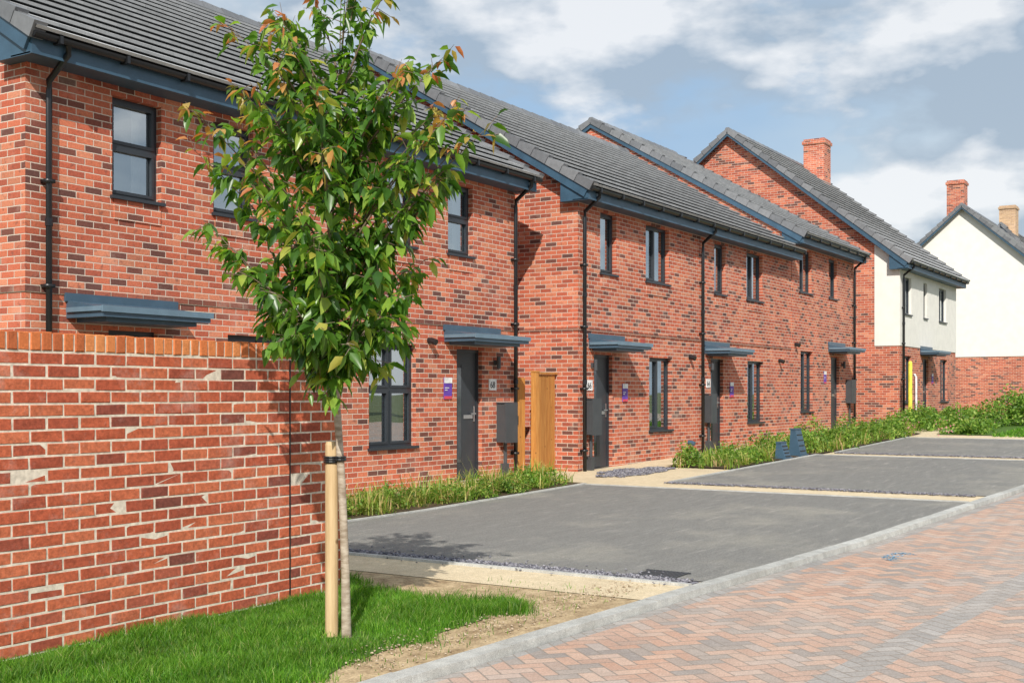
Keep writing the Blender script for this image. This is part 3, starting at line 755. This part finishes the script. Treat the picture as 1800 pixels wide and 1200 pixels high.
sheet('flower_bed',8.75,16.3,8.98,10.1,.03,M_bed)
strappy('border_plants',[(9.2,16.25,9.05,9.9,260,22)],M_strap,.26,.50,.013)
leafmass('low_shrubs',[(random.uniform(9.3,16.2),random.uniform(9.05,9.7),.25,.2,random.uniform(.15,.34),170) for _ in range(32)],.026,M_shrub)
sheet('flower_bed',20.0,23.7,8.0,9.3,.03,M_bed)
strappy('border_plants',[(20.0,22.6,8.05,9.2,70,20),(23.2,23.7,8.4,9.2,20,20)],M_strap,.24,.46,.017)
leafmass('low_shrubs',[(random.uniform(20.1,22.6),random.uniform(8.1,9.1),.3,.25,random.uniform(.22,.36),180) for _ in range(16)],.033,M_shrub)
sheet('flower_bed',24.4,33.4,7.85,9.4,.03,M_bed)
strappy('border_plants',[(24.4,33.3,7.9,9.3,120,20)],M_strap,.3,.55,.02)
leafmass('low_shrubs',[(random.uniform(24.5,33),random.uniform(7.95,9.2),.42,.33,random.uniform(.3,.58),260) for _ in range(36)],.038,M_shrub)
bl=[(random.uniform(33.8,44.5),random.uniform(7.9,8.9),.6,.4,random.uniform(.35,.62),380) for _ in range(24)]
leafmass('shrubs',bl,.055,M_shrub)
bl=[(random.uniform(38,52),random.uniform(6.0,7.0),.9,.5,random.uniform(.6,1.05),700) for _ in range(20)]
bl+=[(random.uniform(33,38),random.uniform(6.4,7.4),.6,.4,random.uniform(.2,.35),260) for _ in range(10)]
leafmass('hedge',bl,.06,M_shrub)
leafmass('pink_flowers',[(random.uniform(31,38),random.uniform(6.8,8.4),.4,.3,.45,30) for _ in range(8)],.03,M_pink)
grass('grass',26000,(32.5,58),(3.2,7.2),.06,.14,.03,M_grass,lambda u,v:(v<5.9))
sheet('lawn',33,58,2.6,7.4,.02,M_lawnbase)
strappy('weed',[(15.2,15.9,10.2,10.6,4,10)],M_strap,.3,.6,.008)

# ------------------------------------------------------------ tree
TR=empty('young_tree')
T0=Vector((5.6,4.74,0));R_=Vector((.534,-.845,0));D_=Vector((.845,.534,0))
def tp(L,z,d=0): return T0+R_*L+D_*d+Vector((0,0,z))
trunk=[(0,-.05),(0,.0),(-.007,.42),(-.028,.94),(-.05,1.29),(-.07,1.53),(-.077,1.81),(-.07,2.16),(-.09,2.51),(-.08,2.86),(-.06,3.2),(-.03,3.55),(-.01,3.9)]
rads=[.036,.031,.026,.024,.023,.026,.02,.016,.013,.011,.009,.006,.003]
M_bark,t,b=material('tree_bark')
g_=t.new('ShaderNodeNewGeometry');mp=t.new('ShaderNodeMapping');mp.inputs['Scale'].default_value=(8,8,30);t.l.new(g_.outputs['Position'],mp.inputs[0])
n=t.noise(mp.outputs[0],1.3,5,.65);n2=t.noise(g_.outputs['Position'],9,3)
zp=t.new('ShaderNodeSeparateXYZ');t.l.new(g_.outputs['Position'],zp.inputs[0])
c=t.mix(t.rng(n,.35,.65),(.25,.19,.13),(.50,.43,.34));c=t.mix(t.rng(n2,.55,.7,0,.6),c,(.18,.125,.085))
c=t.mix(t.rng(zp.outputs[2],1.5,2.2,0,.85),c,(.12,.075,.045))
t.l.new(c,b.inputs['Base Color']);b.inputs['Roughness'].default_value=.75;t.l.new(t.bump(n,.5,.004),b.inputs['Normal'])
mb=MB()
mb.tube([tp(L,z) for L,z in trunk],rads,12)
def trunk_at(z):
    Ls=[p_[0] for p_ in trunk];zs=[p_[1] for p_ in trunk];return tp(float(np.interp(z,zs,Ls)),z)
tips=[(-.03,4.12),(.12,4.2),(-.24,4.0),(.25,3.84),(-.48,3.86),(-.68,3.7),(-.45,3.55),(.62,3.54),(.56,3.28),(.86,3.07),(.63,2.9),(.5,2.7),(.42,2.85),(-.92,3.2),(-.98,3.02),(-.74,3.45),(-.96,2.6),(-.76,2.42),(-.62,2.22),(-.52,2.0),(-.42,1.8),(.34,2.5),(.36,2.26),(.36,2.08),(.30,1.85),(.2,1.65),(-.22,1.58),(-.06,1.48),(-.6,2.9),(.3,3.2),(-.3,3.35),(.1,3.5),(.7,3.2),(-.5,2.7),(.2,2.9),(-.3,2.9),(-.35,2.5),(.15,2.5),(-.3,2.15),(.1,2.1),(-.1,1.85),(.38,3.4),(-.45,2.35),(-.4,1.98),(.28,1.95),(.05,1.72),(-.25,1.75),(-.75,3.0),(-.6,3.2),(.45,3.05),(.62,3.1),(.75,3.02),(.05,4.05),(-.35,3.7)]
allt=[(L,z,random.uniform(-.35,.35)) for L,z in tips]
for k in range(22):
    z=random.uniform(1.7,3.7);r=.3+.5*math.sin((z-1.5)/2.4*math.pi)**.8
    a=random.uniform(0,6.283);allt.append((-.07+r*.85*math.cos(a),z,r*math.sin(a)))
for k in range(26):
    z=random.uniform(1.75,3.5);a=random.uniform(0,6.283);r=random.uniform(.12,.28);allt.append((-.07+r*math.cos(a),z,r*math.sin(a)))
leaves=[]
def bez(a,m,c,t_): return a*(1-t_)**2+m*2*t_*(1-t_)+c*t_*t_
for (L,z,d) in allt:
    ext=math.hypot(L+.07,d)
    zs=max(1.5,min(z-.3-ext*.75 if ext>.3 else z-.2,3.4))
    A=trunk_at(zs);C=tp(L,z,d)
    M_=A.lerp(C,.5);M_.z+=.12+ (0.15 if z<2.3 else -.02);M_+= (C-A)*.05
    pts=[bez(A,M_,C,q/7) for q in range(8)]
    rr=.0085 if ext>.3 else .005
    mb.tube(pts,[rr*(1-.12*q) for q in range(8)],6,cap=False)
    nt=int(8+7*(C-A).length) if ext>.3 else 7
    for q in range(nt):
        t_=.14+.88*(q+random.random())/nt
        p0=bez(A,M_,C,min(t_,1));tan=(bez(A,M_,C,min(t_,1)+.02)-bez(A,M_,C,min(t_,1)-.02)).normalized()
        dd=(tan*.6+Vector((random.gauss(0,1),random.gauss(0,1),random.gauss(0,.7)))*.75).normalized()
        tl=random.uniform(.04,.14)
        p1=p0+dd*tl
        mb.tube([p0,p1],[.0028,.0015],4,cap=False)
        nl=random.randint(3,6)
        for m__ in range(nl):
            pp=p0.lerp(p1,(m__+.6)/nl)
            ld=(dd*.5+Vector((random.gauss(0,.8),random.gauss(0,.8),random.gauss(-.75,.5)))).normalized()
            leaves.append((pp,ld,t_,z,ext))
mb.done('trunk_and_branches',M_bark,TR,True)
VG=[];FG_=[];VR=[];FR=[]
for (p0,d,t_,zt,ext) in leaves:
    tipr=(ext>.25 and t_>.8 and zt>2.6 and random.random()<.55)
    L=random.uniform(.08,.145)*(.72 if tipr else 1);w=L*random.uniform(.18,.25)
    up=Vector((random.gauss(0,.5),random.gauss(0,.5),1))
    s=d.cross(up)
    if s.length<.1: continue
    s.normalize();nrm=s.cross(d).normalized()
    dr=Vector((0,0,-1))
    a=p0;p_=a+d*L*.12
    q1=a+d*L*.4+dr*L*.03;q2=a+d*L*.72+dr*L*.10;tip=a+d*L*.98+dr*L*.24
    fold=nrm*w*.4
    V,F=(VR,FR) if tipr else (VG,FG_)
    n=len(V)
    V+=[tuple(p_),tuple(q1-s*w+fold),tuple(q1),tuple(q1+s*w+fold),tuple(q2-s*w*.72+fold*.8),tuple(q2),tuple(q2+s*w*.72+fold*.8),tuple(tip)]
    F+=[(n,n+2,n+1),(n,n+3,n+2),(n+1,n+2,n+5),(n+1,n+5,n+4),(n+2,n+3,n+6),(n+2,n+6,n+5),(n+4,n+5,n+7),(n+5,n+6,n+7)]
M_leaf=island('cherry_leaves',[(0,(.035,.10,.015)),(.4,(.075,.175,.022)),(.7,(.14,.28,.035)),(.92,(.28,.42,.06)),(1,(.44,.40,.08))],.34,20,.2,transl=.42,spec=.55)
M_leafr=island('young_leaves',[(0,(.26,.34,.05)),(.5,(.46,.29,.08)),(1,(.56,.18,.08))],.4,20,.2,transl=.4)
bulk('leaves',np.array(VG),np.array(FG_),M_leaf,TR);bulk('young_leaves',np.array(VR),np.array(FR),M_leafr,TR)
ST=empty('tree_stake');mb=MB()
s0=tp(-.095,0,.03)
mb.tube([s0+Vector((0,0,-.05)),s0+Vector((0,0,1.18)),s0+Vector((0,0,1.2))],[.04,.04,.034],16);mb.done('post',M_stake,ST)
mb=MB();c1=s0+Vector((0,0,1.09))
ring=[c1+Vector((math.cos(2*math.pi*k/16)*.043,math.sin(2*math.pi*k/16)*.043,0)) for k in range(17)]
for dz in (-.014,.0,.014):
    mb.tube([p_+Vector((0,0,dz)) for p_ in ring],.009,6)
tc=trunk_at(1.09)
ring=[tc+Vector((math.cos(2*math.pi*k/16)*.03,math.sin(2*math.pi*k/16)*.03,0)) for k in range(17)]
mb.tube(ring,.009,6);mb.tube([p_+Vector((0,0,.016)) for p_ in ring],.008,6)
mb.tube([c1+(tc-c1)*.3,tc-(tc-c1)*.2],.024,8)
mb.done('tie',M_black,ST)

# ------------------------------------------------------------ sky & sun
w=bpy.data.worlds.new('World');scn.world=w;w.use_nodes=True
t=NT(w.node_tree);bg=t.n['Background'];out=t.n['World Output']
dv=Vector((.93,.58,-.86)).normalized();el=math.asin(-dv.z);az=math.atan2(-dv.x,-dv.y)
sk=t.new('ShaderNodeTexSky');sk.sky_type='NISHITA';sk.sun_disc=False;sk.sun_elevation=el;sk.sun_rotation=az%(2*math.pi)
t.l.new(sk.outputs[0],bg.inputs[0]);bg.inputs[1].default_value=.13
tc=t.new('ShaderNodeTexCoord');S=t.new('ShaderNodeSeparateXYZ');t.l.new(tc.outputs['Generated'],S.inputs[0])
cv=t.comb(S.outputs[0],S.outputs[1],t.math('MULTIPLY',S.outputs[2],2.2))
mp=t.new('ShaderNodeMapping');mp.inputs['Location'].default_value=(2.7,.9,.35);t.l.new(cv,mp.inputs[0])
n3=t.noise(mp.outputs[0],4.2,10,.52)
mp2=t.new('ShaderNodeMapping');mp2.inputs['Location'].default_value=(2.72,.93,.42);t.l.new(cv,mp2.inputs[0])
n3b=t.noise(mp2.outputs[0],4.2,6,.5)
n5=t.noise(cv,1.7,5,.5)
cover=t.rng(n3,.44,.52)
shade=t.rng(t.math('SUBTRACT',n3,n3b),-.05,.06)
cloudc=t.mix(shade,(.42,.51,.61),(1.0,1.0,1.0))
veil=t.ramp(n5,[(.38,(.38,.56,.78)),(.5,(.54,.67,.79)),(.62,(.62,.70,.77))])
cc=t.mix(t.math('MULTIPLY',cover,.9),veil,cloudc)
bg2=t.new('ShaderNodeBackground');t.l.new(cc,bg2.inputs[0]);bg2.inputs[1].default_value=.97
mx=t.new('ShaderNodeMixShader');mx.inputs[0].default_value=.88;t.l.new(bg.outputs[0],mx.inputs[1]);t.l.new(bg2.outputs[0],mx.inputs[2]);t.l.new(mx.outputs[0],out.inputs[0])
sl=bpy.data.lights.new('sun','SUN');sl.energy=5;sl.angle=math.radians(.5);sl.color=(1,.95,.87)
so=bpy.data.objects.new('sun',sl);so.rotation_euler=dv.to_track_quat('-Z','Y').to_euler();so.location=(-20,-20,30);link(so)

# ------------------------------------------------------------ camera
cam=bpy.data.cameras.new('camera');co=bpy.data.objects.new('camera',cam);link(co)
co.location=(0,0,1.5);co.rotation_euler=(math.radians(90),0,math.radians(-57.7))
cam.sensor_width=36;cam.lens=41.7;cam.shift_y=.05;cam.clip_end=2000;cam.clip_start=.05
scn.camera=co
